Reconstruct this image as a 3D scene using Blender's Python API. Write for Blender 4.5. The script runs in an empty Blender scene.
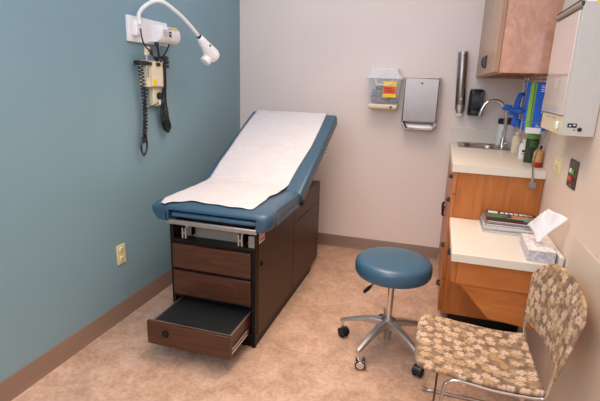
import bpy, bmesh, math, random
from mathutils import Vector, Matrix, noise
rnd = random.Random(7)
SC = bpy.context.scene
COL = SC.collection
PI = math.pi

# ------------------------------------------------------------------ materials
def lin(h):
    h = h.lstrip('#')
    c = [int(h[i:i+2], 16)/255 for i in (0, 2, 4)]
    return tuple((v/12.92 if v <= .04045 else ((v+.055)/1.055)**2.4) for v in c) + (1,)

def base_mat(name, rough=.5, metal=0., spec=.5, coat=0.):
    m = bpy.data.materials.new(name)
    m.use_nodes = True
    nt = m.node_tree
    b = nt.nodes['Principled BSDF']
    b.inputs['Roughness'].default_value = rough
    b.inputs['Metallic'].default_value = metal
    b.inputs['Specular IOR Level'].default_value = spec
    b.inputs['Coat Weight'].default_value = coat
    return m, nt, b

def ramp(nt, stops):
    r = nt.nodes.new('ShaderNodeValToRGB')
    e = r.color_ramp.elements
    while len(e) < len(stops):
        e.new(.5)
    for el, (p, c) in zip(e, stops):
        el.position = p
        el.color = lin(c) if isinstance(c, str) else c
    return r

def tex_noise(nt, scale, detail=4, rough=.5, stretch=(1, 1, 1), dist=0.):
    tc = nt.nodes.new('ShaderNodeTexCoord')
    mp = nt.nodes.new('ShaderNodeMapping')
    mp.inputs['Scale'].default_value = stretch
    n = nt.nodes.new('ShaderNodeTexNoise')
    n.inputs['Scale'].default_value = scale
    n.inputs['Detail'].default_value = detail
    n.inputs['Roughness'].default_value = rough
    n.inputs['Distortion'].default_value = dist
    nt.links.new(tc.outputs['Object'], mp.inputs[0])
    nt.links.new(mp.outputs[0], n.inputs['Vector'])
    return n

def add_bump(nt, b, node, strength=.1, dist=.002, out=0):
    bp = nt.nodes.new('ShaderNodeBump')
    bp.inputs['Strength'].default_value = strength
    bp.inputs['Distance'].default_value = dist
    nt.links.new(node.outputs[out], bp.inputs['Height'])
    nt.links.new(bp.outputs[0], b.inputs['Normal'])

def plain(name, c, rough=.5, metal=0., spec=.5, var=.04, scale=40, bump=0., coat=0.):
    """one colour with a faint procedural variation"""
    m, nt, b = base_mat(name, rough, metal, spec, coat)
    n = tex_noise(nt, scale, 3)
    l = lin(c)
    lo = tuple(max(0, v*(1-var)) for v in l[:3]) + (1,)
    hi = tuple(min(1, v*(1+var)) for v in l[:3]) + (1,)
    r = ramp(nt, [(.35, lo), (.65, hi)])
    nt.links.new(n.outputs[0], r.inputs[0])
    nt.links.new(r.outputs[0], b.inputs['Base Color'])
    if bump:
        add_bump(nt, b, n, bump)
    return m

def wood(name, stops, stretch, scale=14, rough=.38, dist=1.2, coat=.15):
    m, nt, b = base_mat(name, rough, coat=coat)
    n = tex_noise(nt, scale, 6, .62, stretch, dist)
    r = ramp(nt, stops)
    nt.links.new(n.outputs[0], r.inputs[0])
    nt.links.new(r.outputs[0], b.inputs['Base Color'])
    add_bump(nt, b, n, .06, .001)
    return m

def wall_mat(name, c, rough=.55):
    m, nt, b = base_mat(name, rough, spec=.35)
    n = tex_noise(nt, 1.6, 3)
    l = lin(c)
    r = ramp(nt, [(.3, tuple(v*.97 for v in l[:3])+(1,)), (.7, tuple(min(1, v*1.03) for v in l[:3])+(1,))])
    nt.links.new(n.outputs[0], r.inputs[0])
    nt.links.new(r.outputs[0], b.inputs['Base Color'])
    add_bump(nt, b, tex_noise(nt, 220, 3), .12, .001)
    return m

def clear_plastic(name, c, alpha, rough=.15):
    m, nt, b = base_mat(name, rough)
    b.inputs['Base Color'].default_value = lin(c)
    n = tex_noise(nt, 30, 2)
    mr = nt.nodes.new('ShaderNodeMapRange')
    mr.inputs['To Min'].default_value = alpha*.85
    mr.inputs['To Max'].default_value = min(1, alpha*1.15)
    nt.links.new(n.outputs[0], mr.inputs[0])
    nt.links.new(mr.outputs[0], b.inputs['Alpha'])
    return m

def flower_fabric(name, ax):
    """taupe cloth with a dense print of small five-petalled blossoms; ax = the two object axes of the cloth"""
    m, nt, b = base_mat(name, .92, spec=.15)
    N, L = nt.nodes, nt.links
    tc = N.new('ShaderNodeTexCoord')
    sx = N.new('ShaderNodeSeparateXYZ')
    L.new(tc.outputs['Object'], sx.inputs[0])
    cb = N.new('ShaderNodeCombineXYZ')
    L.new(sx.outputs[ax[0]], cb.inputs[0])
    L.new(sx.outputs[ax[1]], cb.inputs[1])
    def mth(op, a, bb=None, clamp=False):
        n = N.new('ShaderNodeMath'); n.operation = op; n.use_clamp = clamp
        for i, v in enumerate((a, bb)):
            if v is None: continue
            if isinstance(v, (int, float)): n.inputs[i].default_value = v
            else: L.new(v, n.inputs[i])
        return n.outputs[0]
    # warp the cloth a little so that the blossoms are not all alike
    wn = N.new('ShaderNodeTexNoise'); wn.inputs['Scale'].default_value = 70; wn.inputs['Detail'].default_value = 2
    L.new(cb.outputs[0], wn.inputs['Vector'])
    wv = N.new('ShaderNodeVectorMath'); wv.operation = 'MULTIPLY_ADD'
    wv.inputs[1].default_value = (.012, .012, 0); L.new(wn.outputs['Color'], wv.inputs[0]); L.new(cb.outputs[0], wv.inputs[2])
    def layer(scale, R, keep, shift):
        v = N.new('ShaderNodeTexVoronoi'); v.voronoi_dimensions = '2D'; v.inputs['Scale'].default_value = scale
        v.inputs['Randomness'].default_value = .8
        sh = N.new('ShaderNodeVectorMath'); sh.operation = 'ADD'; sh.inputs[1].default_value = shift
        L.new(wv.outputs[0], sh.inputs[0]); L.new(sh.outputs[0], v.inputs['Vector'])
        d = N.new('ShaderNodeVectorMath'); d.operation = 'SUBTRACT'
        L.new(sh.outputs[0], d.inputs[0]); L.new(v.outputs['Position'], d.inputs[1])
        s = N.new('ShaderNodeSeparateXYZ'); L.new(d.outputs[0], s.inputs[0])
        cs = N.new('ShaderNodeSeparateColor'); L.new(v.outputs['Color'], cs.inputs[0])
        a = mth('ARCTAN2', s.outputs[1], s.outputs[0])
        a = mth('ADD', mth('MULTIPLY', a, 5.0), mth('MULTIPLY', cs.outputs[2], 6.28))
        pet = mth('ADD', mth('MULTIPLY', mth('COSINE', a), .15), .82)
        rr = mth('SQRT', mth('ADD', mth('MULTIPLY', s.outputs[0], s.outputs[0]), mth('MULTIPLY', s.outputs[1], s.outputs[1])))
        edge = mth('SUBTRACT', mth('MULTIPLY', pet, R), rr)
        msk = mth('MULTIPLY', edge, 140., True)
        heart = mth('MULTIPLY', mth('SUBTRACT', rr, R*.14), 900., True)
        msk = mth('MULTIPLY', msk, mth('ADD', mth('MULTIPLY', heart, .55), .45))
        return mth('MULTIPLY', msk, mth('LESS_THAN', cs.outputs[0], keep)), cs.outputs[1]
    m1, c1 = layer(25, .0225, .92, (0, 0, 0))
    m2, c2 = layer(31, .017, .7, (.31, .17, 0))
    ground = N.new('ShaderNodeTexNoise'); ground.inputs['Scale'].default_value = 24; ground.inputs['Detail'].default_value = 5
    L.new(cb.outputs[0], ground.inputs['Vector'])
    gr = ramp(nt, [(.38, '#745f4f'), (.62, '#957b66')]); L.new(ground.outputs[0], gr.inputs[0])
    fc = ramp(nt, [(0, '#d0b49c'), (.6, '#c6a78d'), (.8, '#b89978'), (1, '#b08d62')]); L.new(c1, fc.inputs[0])
    fc2 = ramp(nt, [(0, '#b09677'), (.5, '#a98b62'), (1, '#bda285')]); L.new(c2, fc2.inputs[0])
    mx2 = N.new('ShaderNodeMixRGB'); L.new(m2, mx2.inputs[0]); L.new(gr.outputs[0], mx2.inputs[1]); L.new(fc2.outputs[0], mx2.inputs[2])
    mx1 = N.new('ShaderNodeMixRGB'); L.new(m1, mx1.inputs[0]); L.new(mx2.outputs[0], mx1.inputs[1]); L.new(fc.outputs[0], mx1.inputs[2])
    L.new(mx1.outputs[0], b.inputs['Base Color'])
    add_bump(nt, b, tex_noise(nt, 600, 2), .25, .001)
    return m

M = {}
M['teal'] = wall_mat('teal wall paint', '#82a0ab', .5)
M['beige'] = wall_mat('beige wall paint', '#e9dad1', .55)
M['beige2'] = wall_mat('beige wall paint warm', '#e4cebc', .5)
M['white_wall'] = wall_mat('white ceiling paint', '#f0ece6', .8)
M['guard'] = plain('wall guard vinyl', '#d8c3ae', .4, var=.02, scale=3)
M['base'] = plain('taupe vinyl base', '#8a6f5e', .45, var=.04, scale=6)
m, nt, b = base_mat('mottled sheet vinyl', .42, spec=.4)
n1 = tex_noise(nt, 9, 8, .68, dist=.4); r1 = ramp(nt, [(.36, '#a4826c'), (.5, '#c29f88'), (.64, '#dcbba4')])
n2 = tex_noise(nt, 55, 4, .7); r2 = ramp(nt, [(.38, '#a5846e'), (.62, '#d2af98')])
nt.links.new(n1.outputs[0], r1.inputs[0]); nt.links.new(n2.outputs[0], r2.inputs[0])
mx = nt.nodes.new('ShaderNodeMixRGB'); mx.inputs[0].default_value = .45
nt.links.new(r1.outputs[0], mx.inputs[1]); nt.links.new(r2.outputs[0], mx.inputs[2])
nt.links.new(mx.outputs[0], b.inputs['Base Color']); M['floor'] = m
OR = [(.25, '#9c5423'), (.45, '#b4692f'), (.6, '#bd7136'), (.8, '#c98244')]
M['maple_v'] = wood('honey maple vertical', OR, (3, 3, .35), 5, .35)
M['maple_h'] = wood('honey maple horizontal', OR, (.5, 3, 3), 5, .35)
M['maple_light'] = wood('maple cabinet upper', [(.28, '#ae7d65'), (.5, '#c08d74'), (.72, '#ce9c83')], (3, 3, 2.0), 9, .3, 1.2, .3)
M['maple_dark'] = wood('honey maple fronts', OR, (3, 3, .4), 6, .5)
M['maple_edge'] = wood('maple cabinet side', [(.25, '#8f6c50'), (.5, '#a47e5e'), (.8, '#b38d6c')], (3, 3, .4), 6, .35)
M['walnut'] = wood('walnut laminate', [(.25, '#2e170a'), (.5, '#482614'), (.75, '#603620')], (.7, 6, 9), 7, .4)
M['brown'] = plain('dark brown enamel', '#3c2108', .4, var=.05, scale=3, spec=.25)
M['black'] = plain('black enamel', '#0c0a09', .45, spec=.3)
M['rubber'] = plain('black rubber', '#15161a', .75, bump=.1, scale=300)
M['mat'] = plain('dark step mat', '#141519', .6, scale=120, bump=.15)
M['vinyl'] = plain('blue upholstery vinyl', '#36546a', .36, var=.05, scale=90, bump=.05, spec=.5)
M['vinyl_d'] = plain('blue pad vinyl', '#3d627c', .38, var=.04, scale=90)
M['vinyl_s'] = plain('blue stool vinyl', '#375a72', .3, var=.04, scale=120, bump=.04)
M['paper'] = plain('white crepe paper', '#cbc8cc', .85, var=.015, scale=30)
m, nt, b = base_mat('creased white crepe paper', .85)
n1 = tex_noise(nt, 5, 5, .6, (1.2, 2.6, 2.6), 1.5)
r1 = ramp(nt, [(.3, '#c6c3c7'), (.7, '#cfccd0')]); nt.links.new(n1.outputs[0], r1.inputs[0]); nt.links.new(r1.outputs[0], b.inputs['Base Color'])
add_bump(nt, b, n1, .55, .02)
M['paper'] = m
M['white'] = plain('white plastic', '#eeecea', .35, var=.015)
M['cream'] = plain('cream plastic', '#e2d6b8', .4, var=.02)
M['ivory'] = plain('ivory plastic', '#e6d9a8', .4, var=.02)
M['laminate'] = plain('cream laminate', '#ddd4c6', .35, var=.015, scale=160)
M['chrome'] = plain('chrome', '#d8d6d4', .13, 1., var=.02)
M['steel'] = plain('brushed stainless', '#a39a94', .33, 1., var=.06, scale=60)
M['steel_l'] = plain('satin steel cover', '#968d88', .36, 1., var=.03, scale=20)
M['alu'] = plain('brushed aluminium', '#b9b4ae', .4, .85, var=.04)
M['greymetal'] = plain('grey painted metal', '#8f8a80', .45, .3)
M['dark'] = plain('dark bronze plate', '#4a4038', .4, .3)
M['blackp'] = plain('black plastic', '#17171a', .28, var=.05)
M['grey'] = plain('light grey plastic', '#c3bfb8', .4, var=.015)
M['lidp'] = plain('glossy pale lid', '#d9c8bd', .12, var=.01, coat=.5)
M['boxbeige'] = plain('beige plastic', '#d8c8a4', .4, var=.02)
M['roll'] = plain('olive grey bar', '#a19784', .4)
M['yellow'] = plain('yellow label', '#f2cf1c', .5)
M['orange'] = plain('orange label', '#ea4a1e', .5)
M['pink'] = plain('pink label', '#d2607a', .5)
M['ink'] = plain('dark ink', '#3c3c42', .6)
M['greyink'] = plain('grey ink', '#9a98a0', .6)
M['frost'] = clear_plastic('frosted lid', '#f3f1f5', .55, .3)
M['clearbin'] = clear_plastic('clear bin', '#dfe0e6', .25, .12)
M['glove_blue'] = plain('blue glove carton', '#1a66d6', .45, var=.05)
M['glove'] = plain('blue nitrile', '#1654b4', .5, var=.05)
M['green'] = plain('lime print', '#8fc43a', .5)
M['bottle_green'] = plain('dark green bottle', '#2c3f24', .35)
M['bottle_lime'] = plain('green bottle cap', '#6aa84a', .4)
M['red'] = plain('red plastic', '#a51e1c', .4)
M['amber'] = plain('amber soap', '#c79a5c', .25)
M['purple'] = plain('dark purple lid', '#2a2230', .4)
M['tissue'] = plain('white tissue', '#f6f4f3', .9, var=.01)
M['cartonside'] = plain('grey carton', '#bfbbc2', .6, var=.22, scale=90)
M['cartontop'] = plain('pale printed carton', '#d9d3d0', .6, var=.18, scale=70)
M['page'] = plain('paper pages', '#d2cdc8', .8, var=.15, scale=300)
M['mag_navy'] = plain('navy cover', '#222a55', .3)
M['mag_green'] = plain('green cover', '#2f6f55', .3, var=.5, scale=40)
M['mag_tan'] = plain('tan picture', '#b07a48', .3, var=.3, scale=50)
M['mag_teal'] = plain('teal picture', '#3e92a0', .3, var=.3, scale=50)
M['mag_black'] = plain('black picture', '#141414', .3)
M['mag_red'] = plain('red spine', '#c8583c', .4)
M['mag_white'] = plain('white cover', '#d9d7d6', .35, var=.1, scale=60)
M['mag_grey'] = plain('grey cover', '#8b8a90', .35, var=.25, scale=60)
M['sharps1'] = plain('syringe mix', '#7f8f98', .5, var=.7, scale=60)
M['soapwin'] = plain('grey window', '#3a3a3e', .2)
M['fabric_seat'] = flower_fabric('floral seat cloth', (0, 1))
M['fabric_back'] = flower_fabric('floral back cloth', (1, 2))

# ------------------------------------------------------------------ mesh helpers
class MB:
    def __init__(s):
        s.bm = bmesh.new(); s.mats = []; s.cur = 0
    def use(s, mat):
        if mat not in s.mats: s.mats.append(mat)
        s.cur = s.mats.index(mat); return s
    def _paint(s, faces):
        for f in faces: f.material_index = s.cur
    def face(s, pts):
        f = s.bm.faces.new([s.bm.verts.new(p) for p in pts]); f.material_index = s.cur; return f
    def box(s, a, b, mtx=None):
        r = bmesh.ops.create_cube(s.bm, size=1)
        c = [(a[i]+b[i])/2 for i in range(3)]; d = [abs(b[i]-a[i]) for i in range(3)]
        for v in r['verts']:
            v.co = Vector((c[0]+v.co.x*d[0], c[1]+v.co.y*d[1], c[2]+v.co.z*d[2]))
            if mtx: v.co = mtx @ v.co
        s._paint({f for v in r['verts'] for f in v.link_faces}); return s
    def prism(s, poly, axis, t0, t1):
        """poly: 2D points in the two other axes (in order), extruded along axis"""
        def P(p, t):
            return {'x': (t, p[0], p[1]), 'y': (p[0], t, p[1]), 'z': (p[0], p[1], t)}[axis]
        A = [s.bm.verts.new(P(p, t0)) for p in poly]; B = [s.bm.verts.new(P(p, t1)) for p in poly]
        n = len(poly); fs = [s.bm.faces.new(A), s.bm.faces.new(B[::-1])]
        for i in range(n): fs.append(s.bm.faces.new((A[i], B[i], B[(i+1) % n], A[(i+1) % n])))
        s._paint(fs); return s
    def loft(s, rings, cap=True, closed=True):
        R = [[s.bm.verts.new(p) for p in r] for r in rings]; fs = []
        n = len(R[0])
        for a, b in zip(R, R[1:]):
            for i in range(n if closed else n-1):
                fs.append(s.bm.faces.new((a[i], a[(i+1) % n], b[(i+1) % n], b[i])))
        if cap and closed: fs += [s.bm.faces.new(R[0][::-1]), s.bm.faces.new(R[-1])]
        s._paint(fs); return s
    def tube(s, pts, r, seg=10, flat=1.):
        pts = [Vector(p) for p in pts]; rings = []
        rad = r if isinstance(r, (list, tuple)) else [r]*len(pts)
        up = None
        for i, p in enumerate(pts):
            t = (pts[min(i+1, len(pts)-1)]-pts[max(i-1, 0)]).normalized()
            if up is None:
                up = Vector((0, 0, 1)) if abs(t.z) < .9 else Vector((1, 0, 0))
            u = (up - t*up.dot(t)).normalized(); v = t.cross(u); up = u
            rings.append([p + (u*math.cos(2*PI*k/seg)*flat + v*math.sin(2*PI*k/seg))*rad[i] for k in range(seg)])
        return s.loft(rings)
    def lathe(s, prof, c, axis=(0, 0, 1), seg=32):
        """prof: (radius, height) along axis from c"""
        ax = Vector(axis).normalized()
        u = ax.orthogonal().normalized(); v = ax.cross(u); c = Vector(c)
        return s.loft([[c+ax*h+(u*math.cos(2*PI*k/seg)+v*math.sin(2*PI*k/seg))*max(r, 1e-4) for k in range(seg)] for r, h in prof])
    def cyl(s, p0, p1, r, seg=20):
        d = Vector(p1)-Vector(p0)
        return s.lathe([(r, 0), (r, d.length)], p0, d, seg)
    def ell(s, c, rx, ry, rz, mtx=None, seg=16):
        r = bmesh.ops.create_uvsphere(s.bm, u_segments=seg, v_segments=seg//2, radius=1)
        for v in r['verts']:
            p = Vector((v.co.x*rx, v.co.y*ry, v.co.z*rz))
            if mtx: p = mtx @ p
            v.co = p + Vector(c)
        s._paint({f for v in r['verts'] for f in v.link_faces}); return s
    def build(s, name, mat=None, parent=None, bevel=0., seg=2, smooth=True, sub=0, angle=35, label=None):
        if mat is not None: s.mats = s.mats or [mat]
        if mat is not None and mat not in s.mats: s.mats.insert(0, mat)
        bmesh.ops.recalc_face_normals(s.bm, faces=s.bm.faces[:])
        if parent is not None: org = WLOC[parent]
        else:
            xs = [v.co for v in s.bm.verts]
            org = Vector(((min(v.x for v in xs)+max(v.x for v in xs))/2, (min(v.y for v in xs)+max(v.y for v in xs))/2, min(v.z for v in xs)))
        for v in s.bm.verts: v.co -= org
        me = bpy.data.meshes.new(name); s.bm.to_mesh(me); s.bm.free()
        for mm in s.mats: me.materials.append(M[mm] if isinstance(mm, str) else mm)
        if smooth:
            for p in me.polygons: p.use_smooth = True
            me.set_sharp_from_angle(angle=math.radians(angle))
        o = bpy.data.objects.new(name, me); COL.objects.link(o)
        if parent is not None: o.parent = parent
        else: o.location = org
        WLOC[o] = org.copy()
        if bevel:
            md = o.modifiers.new('soft edges', 'BEVEL'); md.width = bevel; md.segments = seg; md.limit_method = 'ANGLE'; md.angle_limit = math.radians(35)
            md.harden_normals = False
        if sub:
            md = o.modifiers.new('smooth', 'SUBSURF'); md.levels = sub; md.render_levels = sub
        if label: o['label'] = label
        return o
WLOC = {}
def thing(name, label, cat, loc, group=None):
    o = bpy.data.objects.new(name, None); COL.objects.link(o); o.location = loc; o.empty_display_size = .1
    WLOC[o] = Vector(loc); return tag(o, label, cat, group)
def tag(o, label, cat, group=None):
    o['label'] = label; o['category'] = cat
    if group: o['group'] = group
    return o
def struct(o): o['kind'] = 'structure'; return o
def B(a, b, mat=None):
    mb = MB()
    if mat: mb.use(mat)
    return mb.box(a, b)
def smooth_path(pts, n=8):
    """Catmull-Rom through the points"""
    P = [Vector(p) for p in pts]; P = [P[0]*2-P[1]] + P + [P[-1]*2-P[-2]]; out = []
    for i in range(1, len(P)-2):
        for k in range(n):
            t = k/n; a, b, c, d = P[i-1:i+3]
            out.append(.5*((2*b)+(c-a)*t+(2*a-5*b+4*c-d)*t*t+(3*b-a-3*c+d)*t**3))
    out.append(P[-2]); return out

# ------------------------------------------------------------------ room
W, YF, H = 2.171, -4.35, 2.42
struct(B((-.1, YF, -.05), (W+.1, .1, 0)).build('floor', 'floor'))
struct(B((-.1, YF, H), (W+.1, .1, H+.05)).build('ceiling', 'white_wall'))
struct(B((-.1, YF, 0), (0, .1, H)).build('wall_left', 'teal'))
struct(B((0, 0, 0), (W, .1, H)).build('wall_back', 'beige'))
struct(B((W, YF, 0), (W+.1, .1, H)).build('wall_right', 'beige2'))
struct(B((-.1, YF-.1, 0), (W+.1, YF, H)).build('wall_front', 'beige'))
bb = lambda ax: [(0, 0), (.016, 0), (.011, .012), (.007, .02), (.006, .095), (.003, .1), (0, .1)]
struct(MB().prism([(x, z) for x, z in bb(0)], 'y', YF, -.001).build('baseboard_left', 'base'))
struct(MB().prism([(-x, z) for x, z in bb(0)], 'x', .0165, 1.735).build('baseboard_back', 'base'))
struct(B((W-.005, YF, 0), (W, -1.70, .818)).build('trim_1', 'guard', bevel=.002))

# ------------------------------------------------------------------ examination table
T = thing('exam_table', 'examination table with blue upholstery, raised back and dark wood drawer base', 'exam table', (.597, -1.05, 0))
TX0, TX1, TYF, TYB = .358, .838, -1.654, -.436
cab = MB().use('brown')
cab.box((TX0, TYF+.018, .045), (TX0+.018, TYB, .652)).box((TX1-.018, TYF+.018, .045), (TX1, TYB, .652))
cab.box((TX0+.018, TYB-.018, .045), (TX1-.018, TYB, .652)).box((TX0+.018, TYF+.06, .63), (TX1-.018, TYB-.018, .652))
cab.use('black')
cab.box((TX0, TYF, .0), (TX0+.02, TYF+.018, .652)).box((TX1-.02, TYF, .0), (TX1, TYF+.018, .652))       # front stiles
for z0, z1 in ((.526, .548), (.3765, .3915), (.222, .239), (.045, .078), (.628, .652)):
    cab.box((TX0+.02, TYF+.002, z0), (TX1-.02, TYF+.02, z1))
cab.box((TX0+.02, TYF+.5, .05), (TX1-.02, TYF+.51, .62))
cab.box((TX0+.02, TYF+.02, .045), (TX1-.02, TYF+.5, .055))
cab.box((TX0+.02, TYF+.002, .545), (TX1-.02, TYF+.055, .55))
cab.build('cabinet_body', 'brown', T, bevel=.002)
B((TX0+.03, TYF+.01, 0), (TX1-.004, TYB-.16, .0449)).build('plinth', 'black', T)
# raised seams of the side panel
sp = MB().use('brown')
sp.box((TX1, -1.045, .06), (TX1+.003, TYB+.004, .502)).box((TX1, TYF+.03, .06), (TX1+.003, -1.05, .648)).box((TX1, -1.045, .507), (TX1+.003, TYB+.004, .648))
sp.build('side_panel', 'brown', T, bevel=.0015)
MB().lathe([(.012, 0), (.012, .006), (.007, .008), (.002, .004)], (TX1+.003, -1.585, .45), (1, 0, 0), 20).build('side_knob', 'black', T)
for z0, z1 in ((.3925, .525), (.24, .3755)):
    B((.377, TYF-.012, z0), (.8155, TYF+.01, z1)).build('drawer', 'walnut', T, bevel=.002)
# pull-out step drawer
d = B((.373, -1.906, .085), (.817, -1.886, .2055)).build('step_drawer', 'walnut', T, bevel=.002, label='open step drawer with black top pulled out of the base')
MB().lathe([(.018, 0), (.019, .004), (.012, .006), (.004, .003)], (.475, -1.906, .153), (0, -1, 0), 24).build('knob', 'black', d)
dd = MB().use('walnut')
dd.box((.385, -1.886, .09), (.395, -1.45, .19)).box((.796, -1.886, .09), (.806, -1.45, .19)).box((.395, -1.886, .09), (.796, -1.45, .1)).build('drawer_box', 'walnut', d)
MB().box((.385, -1.886, .19), (.391, -1.45, .196)).box((.800, -1.886, .19), (.806, -1.45, .196)).box((.373, -1.89, .2055), (.817, -1.886, .2065)).build('edge_strip', 'alu', d)
sm = MB().use('mat').box((.396, -1.884, .18), (.795, -1.45, .192))
sm.use('black').box((.52, -1.87, .192), (.60, -1.855, .194)); sm.build('step_mat', 'mat', d)
for x0 in (.375, .8065):
    sl = MB().use('chrome').box((x0, -1.88, .1), (x0+.009, -1.40, .112)).box((x0, -1.88, .122), (x0+.009, -1.40, .13))
    sl.use('black').box((x0+.001, -1.88, .112), (x0+.008, -1.40, .122)).build('drawer_slide', 'chrome', d)
# seat cushion: front profile with the slot for the leg rest, lofted front to back
prof = [(.287, .733), (.295, .742), (.31, .747), (.88, .747), (.91, .743), (.924, .735), (.93, .722), (.93, .682), (.925, .668), (.91, .658), (.866, .655),
        (.866, .722), (.398, .722), (.398, .662), (.345, .658), (.32, .662), (.294, .69), (.287, .708)]
rings = []
for y, ins, dz in ((-1.722, .030, .016), (-1.720, .024, .010), (-1.714, .016, .005), (-1.70, .008, .002), (-1.675, .002, 0), (-1.66, 0, 0), (-1.605, .002, 0), (-1.604, .002, 0), (-1.57, .012, .001), (-1.5, .016, .003), (-1.3, .018, .007), (-1.16, .02, .01), (-1.14, .024, .014), (-1.134, .03, .022)):
    ring = []
    for x, z in prof:
        f = max(-1, min(1, (x-.60)/.31)); inner = x in (.866, .398)
        zz = z-dz if z > .723 or not inner and z > .72 else (z if inner else z+dz*.6)
        if y > -1.6045 and inner: zz = .658
        if y > -1.6045 and z == .722: zz = .656
        ring.append((x if inner else x-ins*f, y, zz))
    rings.append(ring)
MB().loft(rings).build('seat_cushion', 'vinyl', T, angle=45)
# back cushion
ang = math.atan(.473); c, s_ = math.cos(ang), math.sin(ang)
HY, HZ = -1.145, .738
bm4 = Matrix.Translation((0, HY, HZ)) @ Matrix.Rotation(ang, 4, 'X')
LB = .927
bk = B((.25, -.03, -.088), (.917, LB, -.004))
for v in bk.bm.verts: v.co = bm4 @ v.co
bk.build('back_cushion', 'vinyl', T, bevel=.022, seg=4)
bd = B((.28, .03, -.105), (.88, LB-.03, -.088))
for v in bd.bm.verts: v.co = bm4 @ v.co
bd.build('back_board', 'black', T, bevel=.003)
# prop that carries the raised back
MB().tube([(.6, -.62, .64), (.6, -.70, .83)], .014).build('back_prop', 'greymetal', T)
pv = MB().use('black').box((TX1+.003, -1.17, .655), (TX1+.03, -1.08, .675)).cyl((.87, -1.135, .668), (.925, -1.135, .668), .016)
pv.build('hinge_bracket', 'black', T, bevel=.002)
lp = MB()
lp.tube([bm4 @ Vector((.914, .50, -.055)), bm4 @ Vector((.934, .50, -.055)), bm4 @ Vector((.934, .54, -.055)), bm4 @ Vector((.914, .54, -.055))], .004, 8).build('side_loop', 'greymetal', T)
# leg rest, front bar, stirrups
B((.403, -1.706, .682), (.861, -1.63, .706)).build('leg_rest_pad', 'vinyl_d', T, bevel=.009, seg=3)
fb = MB().use('alu').box((.378, -1.722, .648), (.868, -1.708, .672)).box((.378, -1.722, .672), (.39, -1.70, .71))
fb.box((.39, -1.71, .660), (.405, -1.60, .67)).box((.845, -1.71, .660), (.86, -1.60, .67))
fb.build('front_bar', 'alu', T, bevel=.003)
B((.42, TYF+.056, .55), (.80, TYF+.062, .628)).build('recess_panel', 'greymetal', T)
for x in (.462, .770):
    st = MB().use('chrome').box((x-.013, -1.69, .568), (x-.004, -1.60, .624)).box((x+.004, -1.69, .568), (x+.013, -1.60, .624))
    st.box((x-.013, -1.64, .568), (x+.013, -1.60, .624)).box((x-.011, -1.685, .59), (x+.011, -1.675, .60)).cyl((x, -1.655, .61), (x, -1.655, .648), .006)
    st.build('stirrup_socket', 'chrome', T, bevel=.002)
B((.80, TYF-.004, .555), (.832, TYF+.02, .615)).build('latch_plate', 'greymetal', T, bevel=.002)
wl = MB().use('mag_white').box((TX1+.0031, -1.618, .566), (TX1+.0042, -1.545, .622)).use('pink').box((TX1+.0042, -1.612, .575), (TX1+.0048, -1.55, .592)).use('greyink').box((TX1+.0042, -1.612, .602), (TX1+.0048, -1.55, .612))
wl.build('warning_label', 'mag_white', T)

# sheet of paper on the table
pm = MB()
NU, NV = 40, 90
LSEAT = .577; total = LSEAT+LB+.03
right_edge = [(0, .82), (.07, .82), (.26, .812), (.34, .80), (.42, .818), (.6, .816), (.8, .822), (1.05, .842), (1.25, .842), (1.6, .835)]
front_edge = [(0, .0), (.05, -.02), (.12, .03), (.3, .085), (.55, .075), (.85, .06), (.95, .062), (1, .075)]
def interp(tab, t):
    for (a, x), (b, y) in zip(tab, tab[1:]):
        if t <= b: return x+(y-x)*(t-a)/(b-a)
    return tab[-1][1]
rings = []
for j in range(NV+1):
    row = []
    for i in range(NU+1):
        u = i/NU
        front = interp(front_edge, u)+.006*math.sin(u*23)
        t = front+(total-front)*j/NV
        xl = .315-.03*min(1, max(0, t-.5)/.3)+.045*max(0, .1-t)/.1+.004*math.sin(t*9); xr = interp(right_edge, max(0, t))
        x = xl+(xr-xl)*u
        nz = noise.noise(Vector((x*9, t*7, 1.3)))*.5+noise.noise(Vector((x*22, t*15, 4.)))*.25+.5*abs(noise.noise(Vector((x*5, t*13, 9.))))
        ht = .002+.005*(nz+.35)+.003*max(0, 1-(t-front)/.05)*(.6+.4*math.sin(u*17))
        if t < LSEAT-.06: p = Vector((x, HY-LSEAT+t, .748+ht))
        else:
            q2 = bm4 @ Vector((x, max(0, t-LSEAT), ht-.003)); s = Vector((x, HY-LSEAT+t, .748+ht))
            if t > LSEAT+.06:
                p = q2
                if t-LSEAT > LB-.012:
                    o = t-LSEAT-(LB-.012); p = bm4 @ Vector((x, LB-.012+min(o, .018), ht-.003-max(0, o-.012)*1.))
            else:
                k = (t-LSEAT+.06)/.12; k = k*k*(3-2*k)
                p = s.lerp(bm4 @ Vector((x, t-LSEAT, ht-.003)), k)+Vector((0, 0, .010*math.sin(PI*k)))
        row.append(p)
    rings.append(row)
pm.loft(rings, cap=False, closed=False)
po = pm.build('exam_paper', 'paper', None, angle=80)
tag(po, 'sheet of white crepe paper drawn over the blue examination table', 'paper sheet')
sd = po.modifiers.new('sheet', 'SOLIDIFY'); sd.thickness = .0012

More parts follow.
